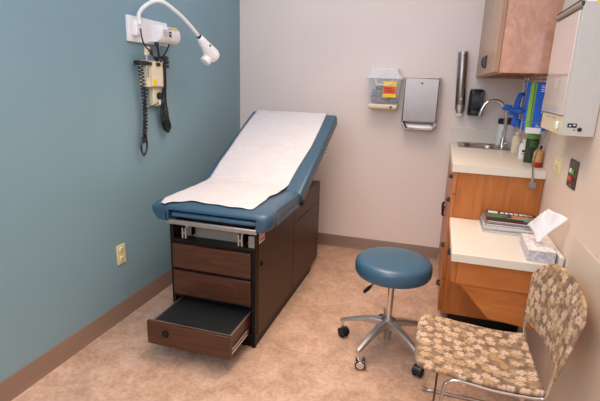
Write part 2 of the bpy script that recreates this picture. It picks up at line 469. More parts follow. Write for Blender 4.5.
# ------------------------------------------------------------------ wall lamp on the teal wall
L = thing('exam_light', 'white gooseneck examination lamp with mounting board on the teal wall', 'wall lamp', (0.01, -1.26, 1.53))
B((0, -1.435, 1.532), (.018, -1.075, 1.663)).build('mounting_board', 'white', L, bevel=.003)
MB().box((.018, -1.412, 1.562), (.05, -1.358, 1.64)).build('arm_bracket', 'white', L, bevel=.008, seg=3)
arm = smooth_path([(.055, -1.39, 1.62), (.055, -1.39, 1.672), (.08, -1.37, 1.713), (.11, -1.322, 1.745), (.14, -1.275, 1.742), (.17, -1.176, 1.695), (.19, -1.105, 1.648), (.202, -1.034, 1.600)], 8)
MB().tube(arm, .0105, 12).build('gooseneck_arm', 'white', L)
p0, p1 = Vector((.202, -1.034, 1.600)), Vector((.235, -.875, 1.462))
ax = (p1-p0).normalized(); ln = (p1-p0).length
MB().lathe([(.0125, 0), (.0135, .002), (.0135, .012), (.0125, .014)], p0, ax, 20).build('neck_ring', 'blackp', L)
hd = MB().lathe([(.014, .014), (.02, .02), (.027, .055), (.037, .105), (.046, .145), (.048, .160), (.044, .180), (.031, .190), (.012, .194)], p0, ax, 28).build('lamp_head', 'white', L)
side = Vector((-.35, -.62, -.62)); side = (side-ax*side.dot(ax)).normalized()
ctr = p0+ax*.150
MB().lathe([(.030, .02), (.033, .036), (.033, .066), (.028, .071)], ctr, side, 24).build('lens_cap', 'white', hd)
MB().ell(p0+ax*.09+Vector((.031, -.006, .006)), .006, .008, .008).build('switch', 'blackp', hd)
tf = MB().use('white')
def rr(y, k): return [(.018 if z < 0 and False else x*k+.018, y, 1.588+zz*k) for x, zz, z in [(0, -.046, 0), (.05, -.046, 0), (.066, -.043, 0), (.080, -.03, 0), (.086, -.01, 0), (.086, .01, 0), (.080, .03, 0), (.066, .043, 0), (.05, .046, 0), (0, .046, 0)]]
tf.loft([rr(-1.275, .99), rr(-1.27, 1.02), rr(-1.2, 1.02), rr(-1.095, 1.02), rr(-1.07, .98), rr(-1.055, .88), rr(-1.048, .7)])
tfo = tf.build('transformer', 'white', L, angle=30)
yl = MB().use('yellow').prism([(.100, 1.6215), (.0875, 1.6325), (.0885, 1.634), (.102, 1.6225)], 'y', -1.145, -1.09)
yl.build('yellow_label', 'yellow', tfo)
tl = MB().use('mag_white').box((.1045, -1.255, 1.565), (.1060, -1.165, 1.612)).use('greyink')
for k, (y0, y1) in enumerate(((-1.245, -1.215), (-1.25, -1.205), (-1.245, -1.2), (-1.25, -1.215), (-1.24, -1.21))):
    tl.box((.106, y0, 1.603-k*.008), (.1068, y1, 1.606-k*.008))
tl.use('ink').box((.106, -1.195, 1.594), (.1068, -1.17, 1.604)).box((.106, -1.195, 1.575), (.1068, -1.17, 1.59)).box((.099, -1.19, 1.618), (.1015, -1.16, 1.622))
tl.build('rating_label', 'greyink', tfo)
# leads
MB().tube(smooth_path([(.06, -1.392, 1.60), (.066, -1.392, 1.55), (.07, -1.375, 1.515), (.08, -1.33, 1.475), (.06, -1.28, 1.45)]), .004, 8).build('power_lead', 'blackp', L)
MB().tube(smooth_path([(.06, -1.262, 1.55), (.07, -1.262, 1.52), (.07, -1.25, 1.46), (.055, -1.25, 1.44)]), [.012]*8+[.006]*17, 10).build('transformer_lead', 'blackp', L)
MB().tube(smooth_path([(.06, -1.12, 1.55), (.06, -1.15, 1.51), (.055, -1.20, 1.455), (.05, -1.215, 1.43)]), .0045, 8).build('output_lead', 'blackp', L)

# ------------------------------------------------------------------ diagnostic set below it
D = thing('diagnostic_set', 'cream diagnostic instrument holder with black coiled cords on the teal wall', 'medical instrument holder', (0, -1.33, 1.19))
db = MB().use('cream').box((0, -1.40, 1.295), (.085, -1.245, 1.44)).box((.085, -1.365, 1.30), (.10, -1.27, 1.435))
db.build('housing', 'cream', D, bevel=.006, seg=3)
B((0, -1.325, 1.187), (.055, -1.225, 1.295)).build('specula_dispenser', 'cream', D, bevel=.006)
for a, b in (((.03, -1.472, 1.412), (.10, -1.40, 1.436)), ((.05, -1.402, 1.414), (.108, -1.365, 1.432)), ((.09, -1.325, 1.412), (.114, -1.288, 1.432)), ((.03, -1.247, 1.405), (.10, -1.19, 1.425))):
    B(a, b).build('cradle', 'blackp', D, bevel=.004)
h1 = MB().use('alu').tube([(.09, -1.395, 1.475), (.09, -1.40, 1.35)], .010, 12)
h1.use('cream').tube([(.09, -1.398, 1.47), (.1, -1.40, 1.51)], [.02, .019], 14).use('blackp').ell((.105, -1.37, 1.485), .012, .016, .016)
h1.build('otoscope', 'cream', D)
h2 = MB().use('blackp').tube([(.075, -1.215, 1.45), (.075, -1.22, 1.30), (.075, -1.225, 1.24)], [.012, .012, .010], 12)
h2.ell((.075, -1.215, 1.462), .018, .045, .014).ell((.08, -1.20, 1.44), .016, .03, .012).ell((.08, -1.3, 1.455), .012, .03, .012)
h2.build('ophthalmoscope', 'blackp', D)
B((.0995, -1.362, 1.305), (.1015, -1.325, 1.338)).build('yellow_sticker', 'yellow', D)
B((.0995, -1.318, 1.305), (.1012, -1.275, 1.33)).build('grey_sticker', 'mag_white', D)
MB().lathe([(.02, 0), (.022, .01), (.018, .03)], (.055, -1.275, 1.245), (1, 0, 0), 20).build('knob', 'blackp', D)
B((.055, -1.28, 1.195), (.072, -1.235, 1.225)).build('socket', 'white', D, bevel=.004)
# coiled cord: down, a loop at the bottom, and back up
core = smooth_path([(.06, -1.435, 1.41), (.065, -1.432, 1.34), (.065, -1.42, 1.22), (.062, -1.42, 1.10), (.055, -1.43, 1.02), (.05, -1.44, .985)], 60)
def coil(core, r, pitch, tr, name):
    pts = []; s = 0.; u = Vector((1, 0, 0)); v = Vector((0, 1, 0))
    for a, b in zip(core, core[1:]):
        s += (b-a).length; pts.append(b+(u*math.cos(2*PI*s/pitch)+v*math.sin(2*PI*s/pitch))*r)
    return MB().tube(pts, tr, 6)
coil(core, .017, .019, .0034, '').build('coil_cord', 'blackp', D)
core2 = smooth_path([(.05, -1.39, 1.30), (.045, -1.40, 1.2), (.045, -1.412, 1.10), (.05, -1.425, 1.0), (.055, -1.43, .985)], 70)
coil(core2, .014, .019, .0032, '').build('coil_cord', 'blackp', D)
lo = MB()
for k in range(3):
    lo.tube(smooth_path([(.05+.006*k, -1.455, 1.02), (.05+.006*k, -1.467, .965), (.05+.004*k, -1.452, .925-.004*k), (.05+.004*k, -1.43, .925), (.05+.006*k, -1.412, .965), (.05+.006*k, -1.42, 1.03)]), .0042, 7)
lo.build('cord_loop', 'blackp', D)
bu = MB()
for k in range(7):
    a = k/6; yy = -1.245+.03*a
    bu.tube(smooth_path([(.07+.01*(k % 3), -1.235, 1.30), (.07+.012*(k % 3), yy-.02+.02*math.sin(k), 1.2), (.05+.016*(k % 4), yy-.01, 1.11), (.055+.01*(k % 3), yy+.012, 1.045-.008*(k % 3)), (.06+.008*(k % 4), yy+.035, 1.055), (.06+.014*(k % 2), yy+.018, 1.14), (.07, -1.22, 1.235)]), .0055, 7)
bu.build('cord_bundle', 'blackp', D)
MB().tube(smooth_path([(.06, -1.28, 1.21), (.07, -1.31, 1.20), (.06, -1.36, 1.185), (.055, -1.40, 1.17)]), .003, 6).build('thin_lead', 'blackp', D)

for o in D.children:                    # flat, close to the wall
    for v in o.data.vertices: v.co.x *= .6; v.co.y += .057
# ------------------------------------------------------------------ outlets and wall plates
O = thing('wall_outlet', 'ivory upright power outlet low on the teal wall', 'power outlet', (0, -1.60, .327))
B((0, -1.637, .327), (.006, -1.569, .441)).build('cover_plate', 'ivory', O, bevel=.002)
for z in (.357, .411):
    r = MB().lathe([(.017, 0), (.017, .003), (.015, .004)], (.006, -1.603, z), (1, 0, 0), 20).build('socket', 'ivory', O)
    MB().box((.0095, -1.612, z-.002), (.0105, -1.609, z+.008)).box((.0095, -1.598, z-.002), (.0105, -1.595, z+.008)).box((.0095, -1.606, z-.011), (.0105, -1.601, z-.006)).build('slot', 'dark', r)
O = thing('wall_outlet', 'ivory sideways power outlet on the right wall below the pale grey wall box', 'power outlet', (W, -1.286, .985))
B((W-.006, -1.345, .983), (W, -1.227, 1.053)).build('cover_plate', 'ivory', O, bevel=.002)
for y in (-1.313, -1.259):
    r = MB().lathe([(.017, 0), (.017, .003), (.015, .004)], (W-.006, y, 1.018), (-1, 0, 0), 20).build('socket', 'ivory', O)
    MB().box((W-.0105, y-.008, 1.025), (W-.0095, y+.002, 1.028)).box((W-.0105, y-.008, 1.010), (W-.0095, y+.002, 1.013)).build('slot', 'dark', r)
O = thing('data_plate', 'dark bronze wall plate with coloured jacks on the right wall', 'wall plate', (W, -1.54, .97))
B((W-.006, -1.596, .968), (W, -1.481, 1.08)).build('cover_plate', 'dark', O, bevel=.002)
for y, z, c_ in ((-1.525, 1.036, 'white'), (-1.555, 1.034, 'bottle_lime'), (-1.525, 1.004, 'orange'), (-1.558, 1.003, 'red')):
    B((W-.012, y-.011, z-.009), (W-.006, y+.011, z+.009)).build('jack', c_, O, bevel=.002, label={'white': 'white jack', 'bottle_lime': 'green jack', 'orange': 'orange jack', 'red': 'red jack'}[c_])
for z in (.978, 1.07): MB().lathe([(.004, 0), (.003, .002)], (W-.006, -1.54, z), (-1, 0, 0), 12).build('screw', 'steel', O)

# ------------------------------------------------------------------ back wall: sharps box, towels, cups, soap
S = thing('sharps_container', 'clear sharps disposal box with frosted flap lid on the back wall', 'sharps container', (1.22, 0, 1.17))
def frame_ring(x0, x1, y0, y1, z): return [(x0, y1, z), (x0, y0, z), (x1, y0, z), (x1, y1, z)]
MB().loft([frame_ring(1.105, 1.322, -.125, -.005, 1.21), frame_ring(1.098, 1.335, -.135, -.005, 1.39)], cap=False).build('bin', 'clearbin', S, smooth=False)
MB().loft([frame_ring(1.118, 1.312, -.12, 0, 1.172), frame_ring(1.108, 1.322, -.13, 0, 1.182), frame_ring(1.105, 1.325, -.131, 0, 1.21)]).build('bottom_tray', 'cream', S, bevel=.008)
lid = MB().use('frost')
lid.prism([(1.085, 1.392), (1.35, 1.392), (1.352, 1.402), (1.318, 1.43), (1.31, 1.468), (1.118, 1.468), (1.112, 1.43), (1.083, 1.402)], 'y', -.14, -.003)
lid.build('flap_lid', 'frost', S, bevel=.006)
hg = MB().use('white')
hg.tube(smooth_path([(1.155, -.145, 1.392), (1.16, -.15, 1.362), (1.18, -.152, 1.352), (1.25, -.152, 1.352), (1.272, -.15, 1.362), (1.277, -.145, 1.392)]), .0045, 8).build('lid_handle', 'frost', S)
sl = MB().use('yellow').box((1.212, -.1395, 1.262), (1.308, -.137, 1.375)).use('orange').box((1.214, -.1405, 1.288), (1.306, -.1395, 1.34))
sl.use('ink')
for k in range(3): sl.box((1.225, -.141, 1.300+k*.012), (1.292-.01*k, -.1405, 1.304+k*.012))
sl.build('warning_label', 'yellow', S)
MB().lathe([(.009, 0), (.009, .006), (.004, .007)], (1.278, -.13, 1.192), (0, -1, 0), 16).build('lock', 'dark', S)
sh = MB()
cs = ['greyink', 'mag_grey', 'orange', 'greyink', 'bottle_lime', 'greyink', 'ink', 'white', 'mag_grey', 'mag_teal', 'mag_teal', 'ink']
for k in range(300):
    x, y = rnd.uniform(1.125, 1.305), rnd.uniform(-.11, -.02); zt = 1.225+rnd.random()*(.035+.085*max(0, 1-abs(x-1.19)/.13))
    a = rnd.uniform(0, PI); l_ = rnd.uniform(.012, .024); dv = Vector((math.cos(a), .4*math.sin(a), rnd.uniform(-.4, .4))).normalized()*l_
    if not 1.112 < x+dv.x < 1.318 or not 1.112 < x-dv.x < 1.318: dv *= .3
    q = Vector((x, y, max(zt, 1.228+abs(dv.z))))
    sh.use(rnd.choice(cs)).tube([q-dv, q+dv], rnd.uniform(.003, .006), 6)
sho = sh.build('used_syringes', 'white'); sho['kind'] = 'stuff'
tag(sho, 'jumble of used coloured syringes inside the clear sharps box', 'syringes')

P = thing('towel_dispenser', 'stainless steel paper towel dispenser on the back wall', 'paper towel dispenser', (1.486, 0, 1.03))
pc = MB().use('steel')
pc.box((1.358, -.10, 1.405), (1.614, 0, 1.413)).box((1.358, -.10, 1.09), (1.364, 0, 1.405)).box((1.608, -.10, 1.09), (1.614, 0, 1.405)).box((1.364, -.01, 1.09), (1.608, 0, 1.405))
pc.prism([(1.358, 1.09), (1.614, 1.09), (1.614, 1.075), (1.584, 1.035), (1.388, 1.035), (1.358, 1.075)], 'y', -.008, 0)
pc.prism([(1.358, 1.09), (1.372, 1.09), (1.398, 1.043), (1.574, 1.043), (1.600, 1.09), (1.614, 1.09), (1.614, 1.075), (1.584, 1.035), (1.388, 1.035), (1.358, 1.075)], 'y', -.112, -.004)
pc.build('case', 'steel', P, bevel=.002)
B((1.3645, -.114, 1.0905), (1.6075, -.012, 1.4045)).build('front_cover', 'steel_l', P, bevel=.006, seg=3)
MB().lathe([(.007, 0), (.007, .004), (.003, .005)], (1.486, -.118, 1.37), (0, -1, 0), 16).build('lock', 'dark', P)
tw = MB()
tw.loft([[(1.385+.006*k+.193*i/10, -.07-.03*math.sin(PI*k/4*.5)-.008*math.sin(PI*i/10), 1.083-.0085*k-.004*math.sin(PI*i/10)) for i in range(11)] for k in range(5)], cap=False, closed=False)
two = tw.build('paper_towel', 'tissue'); tag(two, 'folded white paper towel showing in the steel dispenser slot', 'paper towel')
sd = two.modifiers.new('ply', 'SOLIDIFY'); sd.thickness = .006

C = thing('cup_dispenser', 'tall stainless steel tube cup dispenser on the back wall', 'cup dispenser', (1.755, 0, 1.16))
ctop, cbot = Vector((1.743, -.05, 1.592)), Vector((1.763, -.05, 1.215))
MB().lathe([(.033, 0), (.034, .003), (.034, (ctop-cbot).length-.004), (.033, (ctop-cbot).length)], cbot, ctop-cbot, 28).build('tube', 'steel', C)
MB().lathe([(.035, 0), (.035, .016), (.031, .016)], ctop-(ctop-cbot).normalized()*.014, ctop-cbot, 28).build('top_cap', 'alu', C)
MB().lathe([(.024, -.046), (.026, -.044), (.026, -.026), (.034, -.024), (.035, .012), (.033, .014)], cbot, ctop-cbot, 28).build('collar', 'alu', C)
B((1.73, -.022, 1.25), (1.775, 0, 1.56)).build('wall_bracket', 'steel', C)
MB().lathe([(.006, 0), (.006, .003)], (1.765, -.083, 1.27), (0, -1, 0), 12).build('set_screw', 'chrome', C)
# cup rim showing
cp = MB().lathe([(.022, -.062), (.024, -.062), (.024, -.05), (.022, -.05)], cbot, ctop-cbot, 24).build('paper_cup', 'white')
tag(cp, 'white paper cup rim showing below the steel tube', 'paper cup')

Q = thing('soap_dispenser', 'black wall mounted soap dispenser above the sink', 'soap dispenser', (1.868, 0, 1.13))
B((1.80, -.004, 1.12), (1.925, 0, 1.355)).build('backing_plate', 'beige', Q, bevel=.001)
sb = MB()
def srng(z, h, dp): return [(1.868-h, -.004, z), (1.868-h, -dp+.02, z), (1.868-h+.015, -dp, z), (1.868+h-.015, -dp, z), (1.868+h, -dp+.02, z), (1.868+h, -.004, z)]
sb.loft([srng(1.155, .046, .075), srng(1.165, .05, .085), srng(1.22, .05, .098), srng(1.31, .048, .10), srng(1.335, .045, .09), srng(1.342, .038, .07)])
sb.build('shell', 'blackp', Q, bevel=.005)
B((1.835, -.112, 1.16), (1.90, -.084, 1.20)).build('push_bar', 'blackp', Q, bevel=.008, seg=3)
B((1.842, -.115, 1.172), (1.87, -.1115, 1.19)).build('logo_plate', 'soapwin', Q, bevel=.001)
B((1.893, -.104, 1.215), (1.909, -.099, 1.325)).build('level_window', 'soapwin', Q, bevel=.002)

# ------------------------------------------------------------------ sink cabinet, worktop, sink, faucet
CX, CYF = 1.735, -1.09
K = thing('sink_cabinet', 'honey maple base cabinet under the sink worktop', 'cabinet', (1.95, -.55, 0))
kc = MB().use('maple_v')
kc.box((CX+.019, CYF+.008, .09), (W-.003, CYF+.026, .915)).box((CX+.019, -.02, .09), (W-.003, -.003, .915)).box((CX+.019, CYF+.026, .09), (W-.003, -.02, .108)).box((W-.02, CYF+.026, .108), (W-.003, -.02, .915))
kc.box((CX+.019, CYF+.026, .895), (CX+.06, -.02, .915)).box((CX+.021, -.555, .108), (W-.02, -.537, .8))
kc.build('carcass', 'maple_v', K, bevel=.001)
B((CX+.06, CYF+.03, 0), (W-.003, -.003, .0898)).build('toe_kick', 'black', K)
def pull(o, y, z, vert=False, x=CX):
    mb = MB()
    a, b = ((0, 0, .03), (0, 0, -.03)) if vert else ((0, .025, 0), (0, -.025, 0))
    A, Bq = Vector((x, y, z))+Vector(a), Vector((x, y, z))+Vector(b)
    o2 = Vector((-.012, 0, 0))
    mb.tube(smooth_path([A, A+o2*.8, A.lerp(Bq, .15)+o2*1.1, A.lerp(Bq, .5)+o2*1.2, A.lerp(Bq, .85)+o2*1.1, Bq+o2*.8, Bq], 4), .008, 8)
    mb.build('pull', 'blackp', o)
for z0, z1, pz in ((.795, .912, .865), (.625, .79, .73), (.30, .62, .455), (.1, .295, .215)):
    dr = B((CX, CYF+.004, z0), (CX+.0185, -.553, z1)).build('drawer', 'maple_dark', K, bevel=.002); pull(dr, -.95, pz)
for y0, y1, py in ((-.549, -.281, -.35), (-.277, -.006, -.215)):
    dr = B((CX, y0, .1), (CX+.0185, y1, .79)).build('door', 'maple_dark', K, bevel=.002); pull(dr, py, .50, True)
B((CX, -.549, .795), (CX+.0185, -.006, .912)).build('false_front', 'maple_dark', K, bevel=.002)

# worktop with a hole for the sink
SX0, SX1, SY0, SY1 = 1.815, 2.02, -.325, -.075
wt = MB().use('laminate')
Z0, Z1 = .917, .957
XL = 1.724; YF2 = -1.103
wt.box((XL, YF2, Z0), (SX0, -.001, Z1)).box((SX1, YF2, Z0), (W-.002, -.001, Z1)).box((SX0, YF2, Z0), (SX1, SY0, Z1)).box((SX0, SY1, Z0), (SX1, -.001, Z1))
bmesh.ops.remove_doubles(wt.bm, verts=wt.bm.verts[:], dist=1e-5)
wko = thing('worktop', 'cream laminate worktop with backsplash around the sink', 'worktop', (1.95, -.55, Z0))
wt.build('slab', 'laminate', wko)
B((XL, -.021, Z1), (W-.002, -.001, 1.062)).build('backsplash', 'laminate', wko, bevel=.002)

sk = thing('sink', 'small stainless steel sink set in the cream worktop', 'sink', (1.95, -.2, .80))
def rrect(x0, x1, y0, y1, z, r, n=5):
    out = []
    for cx, cy, a0 in ((x1-r, y1-r, 0), (x0+r, y1-r, PI/2), (x0+r, y0+r, PI), (x1-r, y0+r, 1.5*PI)):
        out += [(cx+r*math.cos(a0+PI/2*k/n), cy+r*math.sin(a0+PI/2*k/n), z) for k in range(n+1)]
    return out
b_ = MB().use('steel')
b_.loft([rrect(1.775, 2.105, -.345, -.04, .9575, .02), rrect(1.775, 2.105, -.345, -.04, .960, .02), rrect(1.785, 2.095, -.338, -.048, .9625, .02), rrect(SX0-.004, SX1+.004, SY0-.004, SY1+.004, .9595, .05), rrect(SX0+.004, SX1-.004, SY0+.004, SY1-.004, .95, .05), rrect(SX0+.012, SX1-.012, SY0+.012, SY1-.012, .84, .05), rrect(SX0+.03, SX1-.03, SY0+.03, SY1-.03, .82, .04)], cap=False)
b_.face([(x, y, .82) for x, y, z in rrect(SX0+.03, SX1-.03, SY0+.03, SY1-.03, .82, .04)])
b_.build('basin', 'steel', sk, angle=50)
MB().lathe([(.022, 0), (.022, .003), (.012, .003), (.01, .001)], (1.918, -.2, .8205), (0, 0, 1), 20).build('drain', 'chrome', sk)

fa = thing('faucet', 'chrome gooseneck faucet curving over the steel sink', 'faucet', (2.065, -.2, .96))
MB().lathe([(.03, 0), (.03, .008), (.022, .02), (.019, .05), (.014, .06)], (2.065, -.2, .9615), (0, 0, 1), 24).build('base', 'chrome', fa)
sp_ = smooth_path([(2.065, -.2, 1.01), (2.067, -.2, 1.08), (2.063, -.2, 1.17), (2.052, -.2, 1.215), (2.026, -.2, 1.252), (1.988, -.2, 1.272), (1.945, -.2, 1.264), (1.918, -.2, 1.240), (1.902, -.2, 1.205), (1.896, -.2, 1.172)], 6)
MB().tube(sp_, .0105, 14).build('spout', 'chrome', fa)
MB().lathe([(.0125, 0), (.0125, .022), (.009, .024)], (1.896, -.2, 1.160), (0, 0, 1), 18).build('aerator', 'chrome', fa)
MB().tube([(2.07, -.2, .985), (2.09, -.235, .992), (2.095, -.27, 1.0)], [.007, .006, .007], 10).build('lever', 'chrome', fa)

# things standing on the worktop
j = thing('canister', 'white wipes canister with dark lid behind the faucet', 'canister', (2.09, -.095, .957))
MB().lathe([(.06, 0), (.063, .004), (.063, .15), (.06, .154)], (2.093, -.0975, .9575), (0, 0, 1), 32).build('tub', 'white', j)
MB().lathe([(.065, .154), (.065, .182), (.06, .19), (.03, .192), (.026, .196), (.004, .198)], (2.093, -.0975, .9575), (0, 0, 1), 32).build('lid', 'purple', j)
lb = MB().use('greyink')
for k in range(4): lb.box((2.055, -.1545-.0, 1.0+k*.018), (2.10-.012*(k % 2), -.148, 1.006+k*.018))
lb.build('label_print', 'greyink', j)
j = thing('lotion_bottle', 'cream pump bottle standing between canister and green bottle', 'bottle', (2.112, -.46, .957))
MB().lathe([(.026, 0), (.028, .004), (.028, .09), (.022, .108), (.012, .114), (.012, .12)], (2.112, -.46, .9575), (0, 0, 1), 24).build('bottle_body', 'cream', j)
MB().lathe([(.016, .118), (.016, .136), (.006, .138), (.006, .145), (.012, .146), (.012, .152)], (2.112, -.46, .9575), (0, 0, 1), 20).build('cap', 'cream', j)
j = thing('gel_bottle', 'small white bottle with pink print beside the green bottle', 'bottle', (2.118, -.70, .957))
MB().lathe([(.024, 0), (.026, .004), (.026, .07), (.02, .088), (.011, .094), (.011, .1)], (2.118, -.70, .9575), (0, 0, 1), 24).build('bottle_body', 'white', j)
MB().lathe([(.013, .098), (.013, .112), (.010, .114)], (2.118, -.70, .9575), (0, 0, 1), 20).build('cap', 'white', j)
lb = MB().use('pink').box((2.106, -.7275, .985), (2.128, -.7235, .991)).use('purple').box((2.106, -.7275, 1.0), (2.124, -.7235, 1.012)); lb.build('label_print', 'pink', j)
j = thing('tall_bottle', 'dark green bottle with lime top near the worktop front', 'bottle', (2.134, -.83, .957))
def brng(z, k): return [(2.134+x*k, -.83+y*k, z) for x, y in [(math.cos(a)*.033, math.sin(a)*.024) for a in [2*PI*i/24 for i in range(24)]]]
MB().loft([brng(.9575, .94), brng(.961, 1), brng(1.085, 1), brng(1.09, .98)]).build('bottle_body', 'bottle_green', j)
MB().loft([brng(1.09, .98), brng(1.094, 1), brng(1.112, .98), brng(1.116, .9)]).build('cap', 'bottle_lime', j)
lb = MB().use('bottle_lime')
for k in range(3): lb.box((2.12, -.8552, 1.07-.010*k), (2.148-.008*(k % 2), -.852, 1.073-.010*k))
lb.build('label_print', 'bottle_lime', j)
j = thing('soap_bottle', 'small amber bottle with black cap and red base by the wall', 'bottle', (2.143, -.98, .957))
MB().lathe([(.022, 0), (.024, .003), (.024, .028)], (2.143, -.98, .9575), (0, 0, 1), 24).build('base_band', 'red', j)
MB().lathe([(.024, .028), (.023, .08), (.012, .092), (.012, .096)], (2.143, -.98, .9575), (0, 0, 1), 24).build('bottle_body', 'amber', j)
MB().lathe([(.014, .095), (.014, .112), (.012, .114)], (2.143, -.98, .9575), (0, 0, 1), 20).build('cap', 'blackp', j)

# ------------------------------------------------------------------ desk
DK = thing('desk', 'low built-in desk with cream top beside the sink cabinet', 'desk', (1.95, -1.37, .35))
B((1.741, -1.658, .627), (W-.0055, -1.0885, .665)).build('desktop', 'laminate', DK, bevel=.002)
kb = MB().use('maple_h').box((1.772, -1.625, .515), (W-.0055, -1.606, .6265)).box((1.772, -1.606, .515), (W-.0055, -1.10, .525)).box((1.772, -1.115, .525), (W-.0055, -1.10, .6265))
kb.build('apron', 'maple_h', DK, bevel=.0015)
dr = B((1.753, -1.622, .517), (1.7715, -1.104, .622)).build('drawer', 'maple_dark', DK, bevel=.002); pull(dr, -1.43, .588, False, 1.753)
MB().prism([(1.785, .5145), (1.925, .365), (W-.0055, .342), (W-.0055, .5145)], 'y', -1.612, -1.594).build('support_panel', 'maple_h', DK, bevel=.0015)
MB().box((W-.022, -1.654, .665), (W-.0055, -1.09, .703)).build('side_splash', 'laminate', DK, bevel=.002)

# magazines
spec = [('mag_white', 'white covered magazine at the bottom of the desk pile', 0, .012, 0),
        ('mag_grey', 'grey covered magazine second from the bottom of the pile', 1, .011, .02),
        ('mag_white', 'pale magazine in the middle of the pile with grey cover below', 2, .011, -.015),
        ('mag_grey', 'grey magazine just below the red spined one', 3, .010, .03),
        ('mag_red', 'magazine with red spine under the navy one', 4, .008, -.02),
        ('mag_navy', 'navy and green illustrated magazine on top of the pile', 5, .008, -.06)]
z = .6655
for cm, lab, k, th, rot in spec:
    cx, cy = 2.012+.003*k, -1.20+.006*math.sin(k*2.1)
    mt = Matrix.Translation((cx, cy, 0)) @ Matrix.Rotation(rot, 4, 'Z')
    mg = thing('magazine', lab, 'magazine', (cx, cy, z), 'magazines piled on the desk')
    hx, hy = .108, .138
    hx = .125 if k < 4 else .118
    hy = .098
    MB().box((-hx+.002, -hy+.002, z+.001), (hx-.002, hy-.001, z+th-.001), mt).build('pages', 'page', mg)
    cv = MB().use(cm)
    cv.box((-hx, -hy, z+th-.001), (hx, hy, z+th), mt).box((-hx, -hy, z), (hx, hy, z+.001), mt).box((-hx-.0005, -hy, z+.0), (-hx+.0015, hy, z+th), mt)
    if cm == 'mag_navy':
        zt = z+th
        cv.use('mag_navy').box((-hx, .05, zt), (hx, hy, zt+.0004), mt)
        cv.use('mag_green').box((-hx, -.03, zt), (-.02, .05, zt+.0004), mt)
        cv.use('mag_tan').box((.0, -.01, zt), (hx-.01, .045, zt+.0004), mt)
        cv.use('mag_teal').box((-.02, -.055, zt), (hx-.005, -.012, zt+.0004), mt)
        cv.use('mag_black').box((-hx, -hy, zt), (.05, -.032, zt+.0006), mt)
        cv.use('white').box((-hx+.01, .052, zt+.0004), (-hx+.055, .09, zt+.0008), mt)
        for q in range(6): cv.box((-.05+.022*q, .058, zt+.0004), (-.034+.022*q, .084, zt+.0008), mt)
        for q in range(4): cv.box((.055+.012*q, .066, zt+.0004), (.062+.012*q, .078, zt+.0008), mt)
    cv.build('cover', cm, mg)
    z += th+.0006

# tissue box
tb = thing('tissue_box', 'pale patterned tissue box on the front of the desk', 'tissue box', (2.085, -1.52, .665))
tm = Matrix.Translation((2.09, -1.52, 0)) @ Matrix.Rotation(-.03, 4, 'Z')
t_ = MB().use('cartonside').box((-.052, -.115, .6657), (.052, .115, .7125), tm)
t_.build('carton', 'cartonside', tb, bevel=.002)
ct_ = MB().use('cartontop').box((-.0515, -.1145, .7125), (-.016, .1145, .7135), tm).box((.016, -.1145, .7125), (.0515, .1145, .7135), tm).box((-.016, -.1145, .7125), (.016, -.06, .7135), tm).box((-.016, .06, .7125), (.016, .1145, .7135), tm)
ct_.build('printed_top', 'cartontop', tb)
ts = MB(); rows = []
for k in range(15):
    f = k/14
    row = []
    for i in range(17):
        u = i/16-.5
        wdt = .016+.21*f**1.15*(1-.30*f**3)
        x = 2.09+u*wdt*.62+.012*f*f+.012*math.sin(u*9+f*3)*f
        y = -1.52-.03*f+u*wdt*.5*(-1)+.025*math.cos(u*6.5)*(1-.4*f)*f+.008*math.sin(u*21)*f
        zz = .714+.145*f-.07*f*f*(abs(u)*2)**2*(1 if u < 0 else .35)+.02*f*(u+.5)
        row.append((x, y, zz))
    rows.append(row)
ts.loft(rows, cap=False, closed=False)
to = ts.build('tissue', 'tissue', None, angle=80, sub=1); tag(to, 'white tissue pulled up out of the box on the desk', 'tissue')
sd = to.modifiers.new('ply', 'SOLIDIFY'); sd.thickness = .001

# ------------------------------------------------------------------ upper cabinet
U = thing('wall_cabinet', 'maple wall cabinet hanging above the sink', 'cabinet', (2.0, -.62, 1.42))
ucb = MB().use('maple_light')
UX, UY, UZ, UT = 1.85, -1.238, 1.42, 2.2
ucb.box((UX+.02, UY, UZ), (W-.002, UY+.018, UT)).box((UX+.02, -.02, UZ), (W-.002, -.002, UT)).box((UX+.02, UY+.018, UZ+.025), (W-.002, -.02, UZ+.043)).box((UX+.02, UY+.018, UT-.02), (W-.002, -.02, UT)).box((UX+.02, UY+.018, UZ), (UX+.038, -.02, UZ+.025)).box((W-.03, UY+.018, UZ), (W-.002, -.02, UZ+.025))
ucb.build('carcass', 'maple_light', U, bevel=.001)
for y0, y1, py in ((UY+.003, -.622, -.73), (-.618, -.004, -.51)):
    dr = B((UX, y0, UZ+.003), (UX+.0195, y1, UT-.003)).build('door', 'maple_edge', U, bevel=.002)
    if py == -.73:
        mb = MB()
        mb.prism([(UX, 1.455), (UX-.018, 1.462), (UX-.026, 1.48), (UX-.026, 1.505), (UX-.018, 1.522), (UX, 1.53)], 'y', py-.008, py+.008)
        mb.build('pull', 'blackp', dr, bevel=.004)

